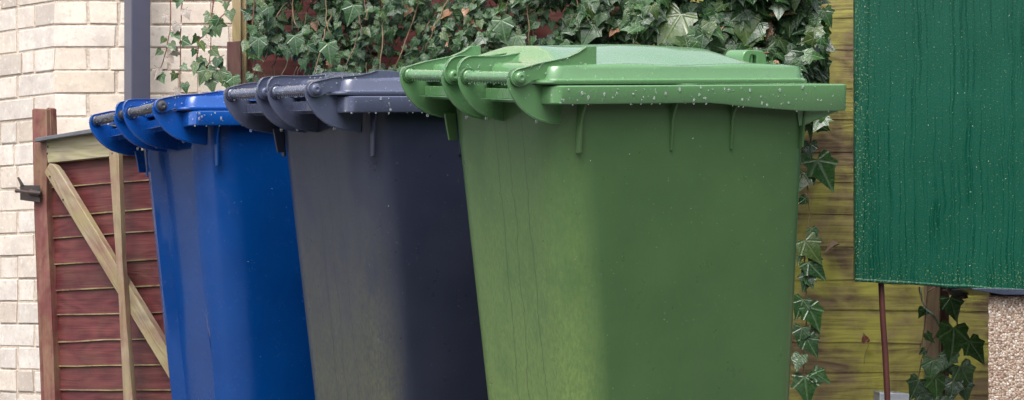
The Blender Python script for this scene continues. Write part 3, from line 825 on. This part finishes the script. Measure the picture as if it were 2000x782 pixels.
for pts, r0, r1 in (([(770,-40),(748,50),(742,135)], .0028, .0018), ([(822,-20),(800,60),(770,135)], .0028, .0018), ([(885,-20),(850,50),(830,100)], .0026, .0015), ([(640,-30),(636,40),(648,75)], .0022, .0014),
                    ([(572,-30),(574,40),(583,60)], .0022, .0015), ([(650,20),(632,70),(615,140)], .0026, .0022), ([(1200,-20),(1195,40),(1160,75)], .0055, .004), ([(1120,-20),(1140,40),(1155,70)], .003, .0022), ([(1245,0),(1256,50),(1235,92)], .0025, .0018),
                    ([(1030,0),(1033,60),(1036,100)], .0022, .0016), ([(1190,30),(1160,78)], .0035, .0025), ([(1510,0),(1505,60),(1512,120)], .004, .003), ([(1470,70),(1440,80),(1400,100),(1425,118)], .002, .0015), ([(712,-20),(716,40),(710,36)], .002, .001), ([(700,60),(690,100),(672,140)], .0018, .0014), ([(1565,20),(1558,80)], .003, .003)):
    g = MB(); twig(g, pts, fy(pts[0][0])-.27, r0, r1); g.build('stem', M['twig'], ivy, world=True)
for i in range(150):
    px = rng.uniform(490, 1600); py = rng.uniform(-150, 150); dx = rng.uniform(-45, 25); dy = rng.uniform(40, 110)
    twig(st, [(px, py), (px+dx*.5+rng.uniform(-8, 8), py+dy*.5), (px+dx, py+dy)], fy(px)-rng.uniform(.05, .24), rng.uniform(.0013, .0025), .001, 5)
st.build('fine_twigs', M['twig'], ivy, world=True)['kind'] = 'stuff'

def strand(label, paths, Y, size, seed, name='ivy_strand', extra=(), fresh=.6, step=17, pale=0., r=.0024, group='loose ivy strands', cat='ivy strand', stem=None, shadow_side=None):
    global rng
    rng = random.Random(seed)
    top = P(paths[0][0][0], paths[0][0][1], Y)
    t = thing(name, label, cat, top, group=group)
    lb = MB()
    for pts in paths:
        sb = MB()
        P3 = twig(sb, pts, Y, r, r*.6, wob=1.)
        acc = 0; side = 1
        for a, b_ in zip(P3[:-1], P3[1:]):
            acc += (b_-a).length*F/Y
            if acc > step:
                acc = rng.uniform(-4, 4); side = -side
                q = b_+Vector((side*rng.uniform(.004, .016), -rng.uniform(.0, .014), rng.uniform(-.008, .006)))
                sb.tube([b_, (b_+q)/2+Vector((0,0,.002)), q], .0007, 4)
                a_ = side*rng.uniform(.1, 1.1)
                mi = 2 if rng.random() < pale else (1 if rng.random() < fresh else 0)
                leaf(lb, q, Vector((math.sin(a_), -.3, -math.cos(a_))), Vector((rng.gauss(0,.5), -1, rng.gauss(.3,.5))), size*rng.uniform(.7, 1.25), rng.uniform(.3, 1), rng.uniform(.1, .9), rng.uniform(0,.3), rng.uniform(0,.3), mi)
        sb.build('stem', stem or M['twig_red'], t, world=True)
    for px, py, ln, a_, r_, mi in extra:
        a = R(a_); leaf(lb, P(px, py, Y-.012), Vector((math.sin(a), -.2, -math.cos(a))), Vector((rng.uniform(-.3,.3), -1, rng.uniform(.1,.7))), ln*Y/F, .9, r_, .15, .2, mi)
    lb.build('leaves', [M['leaf'], M['leaf_fresh'], M['leaf_pale']], t, world=True, fix=False, ang=70)
    return t
strand('thin ivy strand curving left beside the grey downpipe', [[(333,-60),(333,60),(322,110),(305,157)]], 7.3, .034, 31, pale=.3, step=11)
strand('straight thin ivy strand with pale leaves, second from the downpipe', [[(364,-60),(354,18),(352,130),(349,190)]], 7.3, .034, 32, pale=.4, step=11)
strand('ivy strand hanging straight down the brick just left of the tan post', [[(422,-60),(412,55),(409,140)]], 7.28, .036, 33, pale=.1, step=12)
strand('tangled ivy strand with dark leaf cluster in front of the brown plank', [[(468,-60),(440,25),(412,55),(388,80),(385,112),(398,135),(430,148)], [(398,135),(412,120),(438,108)]], 7.02, .038, 34, fresh=.6, step=12,
       extra=((420,42,34,20,.3,1), (404,136,36,-25,.3,1), (428,138,34,20,.3,1), (412,155,30,10,.2,1), (455,150,32,5,.9,0), (440,158,26,30,.3,1)))
strand('ivy strand trailing down over the red boards beside the brown plank', [[(500,-60),(492,60),(490,110),(500,175)], [(535,-20),(520,60),(495,130)]], 6.95, .036, 36, fresh=.35, step=24)
strand('ivy climbing up the mossy fence right of the green bin', [[(1602,-40),(1600,60),(1596,140),(1590,225),(1580,300),(1577,360),(1582,420),(1570,520),(1578,600),(1568,690),(1575,790)]], 6.62, .046, 35, name='ivy_climber', fresh=.2, step=42, r=.003, stem=M['twig'],
       extra=((1590,118,62,30,.35,0), (1597,222,36,-20,.5,0), (1597,135,50,-10,.3,0), (1582,280,34,0,.3,0), (1596,312,72,28,.55,0), (1570,338,50,-25,.6,1), (1572,470,58,35,.7,1), (1578,512,52,45,.15,0), (1580,535,40,-20,.15,0), (1580,600,54,25,.4,0), (1568,585,44,-20,.3,0), (1575,660,46,30,.2,0), (1566,640,40,-10,.2,0), (1572,735,60,5,.45,0), (1590,728,40,60,.35,0)))

# ------------------------------------------------------------------ right hand side
YP = 6.0
p0 = P(1670, 546, YP)
panel = thing('painted_panel', 'large dark green painted panel streaked with rain, standing above the pebble-dashed pillar', 'panel', p0)
g = MB(); th = .03
c = [Vector((0,0,0)), P(2330, 586, YP)-p0, P(2330, -330, YP)-p0, P(1669.5, -330, YP)-p0]
n = 18
bot = [c[0]+(c[1]-c[0])*k/n+Vector((0,0,rng.uniform(-.0015,.0015))) for k in range(n+1)]
g.prism(bot+[c[2], c[3]], (0, th, 0)); g.build('sheet', M['panel'], panel, bevel=.002)
g = MB(); g.tube([p+Vector((0,-.001,-.002)) for p in bot], [.0055+rng.uniform(-.001,.001) for _ in bot], 8); g.build('bottom_lip', M['panel'], panel)
g = MB(); g.tube([P(1721,552,6.03), P(1724,620,6.03), P(1729,690,6.03), P(1733,772,6.03), P(1736,930,6.03)], [.0085,.0082,.0088,.0085,.0085], 12)
o = g.build('support_rod', M['red_pipe']); tag(o, 'thin maroon rod standing upright under the corner of the green panel', 'rod')
# pebble-dashed pillar with slate on top
b0 = P(1960, 0, 6.05); b0.z = 0
g = MB(); xa = (1930-CX)*6.02/F; xb = (2320-CX)*6.02/F; zt = EYE+(HY-577)*6.02/F
g.prism([(xa,6.02,-.12), (xb,6.02,-.12), (xb,6.42,-.12), (xa+.1,6.42,-.12)], (0,0,zt+.12))
o = g.build('pebbledash_pillar', M['pebble'], bevel=.006); tag(o, 'pebble-dashed pillar under the blue-grey slab at the right edge', 'pillar')
g = MB(); g.prism([P(1898,566,5.99), P(1900,563,5.99), P(2330,572,5.99), P(2330,578,5.99), P(1960,576,5.99)], (0,.42,0))
o = g.build('slate_slab', M['slab'], bevel=.001); tag(o, 'thin blue-grey slab lying on the pebble-dashed pillar', 'slab')
# dark rounded lamp under the panel
lp = thing('bulkhead_lamp', 'dark rounded lamp body tucked under the green panel', 'lamp', P(1873, 560, 6.3))
g = MB(); rings = []
for r_, dz in ((.030, .02), (.038, .004), (.036, -.012), (.026, -.024), (.010, -.030)):
    rings.append([Vector((r_*math.cos(a), r_*math.sin(a), dz)) for a in [2*math.pi*i/24 for i in range(24)]])
g.rings(rings); g.build('housing', M['black'], lp, ang=60)
g = MB(); g.tube([(0.012,0,-.026), (.014,0,-.036)], .013, 12); g.build('knob', M['iron'], lp)
g = MB(); g.tube([(0,0,.018), (0,.02,.05), (0,.3,.05), (0,.52,.05)], .010, 10); g.build('wall_arm', M['iron'], lp)
# timber stake with ivy
g = MB(); stx = [P(1808,520,6.45), P(1836,520,6.45), P(1833,930,6.45), P(1806,930,6.45)]
o = thing('timber_stake', 'weathered timber stake wrapped with ivy in front of the mossy fence', 'stake', P(1820, 920, 6.47))
g.prism(stx, (0,.03,0)); g.build('stake', M['pale_wood_v'], o, world=True, bevel=.003)
g = MB(); g.prism([P(1837,520,6.49), P(1855,520,6.49), P(1852,930,6.49), P(1836,930,6.49)], (0,.03,0)); g.build('side_batten', M['plank_brown'], o, world=True, bevel=.002)
strand('ivy clump with big glossy leaves growing round the timber stake', [[(1795,560),(1800,590),(1818,612),(1835,640),(1838,700),(1832,790)], [(1830,560),(1812,570),(1806,640),(1795,690)], [(1870,620),(1868,660),(1850,700),(1846,780)], [(1838,640),(1800,700),(1785,790)]], 6.38, .032, 37, name='ivy_clump', fresh=.25, step=48, r=.0026, group=None, cat='ivy', stem=M['twig'],
       extra=((1855,582,50,15,.5,0), (1862,640,74,-5,.97,0), (1893,668,54,35,.8,0), (1858,690,42,-30,.7,0), (1822,704,48,-10,.9,0), (1875,715,54,25,.8,0), (1826,738,52,5,.95,0), (1862,744,46,-10,.25,0), (1795,742,46,-25,.2,0), (1880,745,44,10,.35,0), (1800,765,40,20,.2,0), (1845,775,40,0,.3,0), (1818,770,42,-35,.3,0)))
g = MB()
g.tube([P(1797,562,6.4), P(1800,585,6.39), P(1806,603,6.37), P(1822,614,6.36), P(1828,625,6.37), P(1838,645,6.38)], .0032, 7)
o = g.build('string', metal_paint('green_string', (.16,.26,.20), (.25,.33,.27), .7, .5)); tag(o, 'short length of green string tied round the timber stake', 'string')
# leaves caught on the fence
lf = MB(); leaf(lf, P(1690,668,6.81), Vector((-.1,0,1)), Vector((.3,-1,.1)), .030, .1, .3, .3, .4)
lf2 = thing('dead_leaf', 'dark red dead leaf with long curved stalk stuck on the mossy fence', 'leaf', P(1692,690,6.8))
lf.build('blade', M['leaf_dead'], lf2, world=True, fix=False)
g = MB(); g.tube([P(1690,668,6.81), P(1697,672,6.8), P(1692,685,6.8), P(1688,700,6.8), P(1688,712,6.8)], .0012, 5); g.build('stalk', M['twig'], lf2, world=True)
lf = MB(); leaf(lf, P(1634,480,6.80), Vector((-1,-.2,-.15)), Vector((.1,-.3,1)), .042, 0., .9, .5, .7)
cl = thing('curled_leaf', 'curled brown dead leaf caught on the mossy fence beside the ivy', 'leaf', P(1620,482,6.8))
lf.build('blade', M['twig'], cl, world=True, fix=False)
# ribbed metal box whose top just shows at the bottom
bx0 = P(1742, 770, 6.2)
bx = thing('metal_box', 'pale grey ribbed metal box top at the bottom edge below the maroon rod', 'box', (bx0.x, 6.25, 0))
g = MB(); zt = P(0, 768, 6.2).z; g.box((0,0,(zt-.12)/2), (.086,.10,zt+.12), Euler((0,R(2.5),0)).to_matrix()); g.build('case', M['tin'], bx, bevel=.003)
for i in range(5):
    g = MB(); g.box((-.034+i*.017, 0, zt+.0005-.0007*i), (.006,.092,.006), Euler((0,R(2.5),0)).to_matrix()); g.build('ridge', M['tin'], bx, bevel=.001)

# ------------------------------------------------------------------ light, sky, camera
w = bpy.data.worlds.new('World'); S.world = w; w.use_nodes = True
nt = w.node_tree; bg = nt.nodes['Background']
sky = nt.nodes.new('ShaderNodeTexSky'); sky.sky_type = 'NISHITA'; sky.sun_disc = False
EL, AZ = 57, -162     # sun high, behind the camera's left shoulder
sky.sun_elevation = R(EL); sky.sun_rotation = R(AZ+0); sky.air_density = 1.0; sky.dust_density = 4.; sky.ozone_density = 1.
hs = nt.nodes.new('ShaderNodeHueSaturation'); hs.inputs['Saturation'].default_value = .35
nt.links.new(sky.outputs[0], hs.inputs['Color']); nt.links.new(hs.outputs[0], bg.inputs[0]); bg.inputs[1].default_value = .15
sd = bpy.data.lights.new('sun', 'SUN'); sd.energy = 1.25; sd.angle = R(40); sd.color = (1, .97, .94)
so = bpy.data.objects.new('sun', sd); COL.objects.link(so)
# direction to the sun
dx, dy = math.sin(R(AZ))*math.cos(R(EL)), math.cos(R(AZ))*math.cos(R(EL))
so.rotation_euler = Vector((dx, dy, math.sin(R(EL)))).to_track_quat('Z', 'Y').to_euler(); so.location = (-4,-4,8)

cd = bpy.data.cameras.new('camera'); cd.sensor_width = 36; cd.lens = 36*F/2000; cd.shift_y = (HY-391)/2000; cd.clip_start = .1; cd.clip_end = 2000
co = bpy.data.objects.new('camera', cd); COL.objects.link(co); co.location = (0,0,EYE); co.rotation_euler = (R(90),0,0)
S.camera = co
S.view_settings.view_transform = 'Standard'; S.view_settings.look = 'None'; S.view_settings.gamma = 1; S.view_settings.exposure = 0.95

# unseen walls added to cut low light, darken reflections and deepen rim shade
g = MB(); g.box((0,-3.2,1.4), (14,.2,3.0)); o = g.build('shade_wall_back', M['shade_wall'], bevel=.01); tag(o, 'plain grey-brown wall added out of view behind the camera to deepen the shade', 'wall')
g = MB(); g.box((7,2,1.4), (.2,10.1,3.0)); o = g.build('shade_wall_right', M['shade_wall'], bevel=.01); tag(o, 'plain grey-brown wall added out of view on the right to deepen the shade', 'wall')
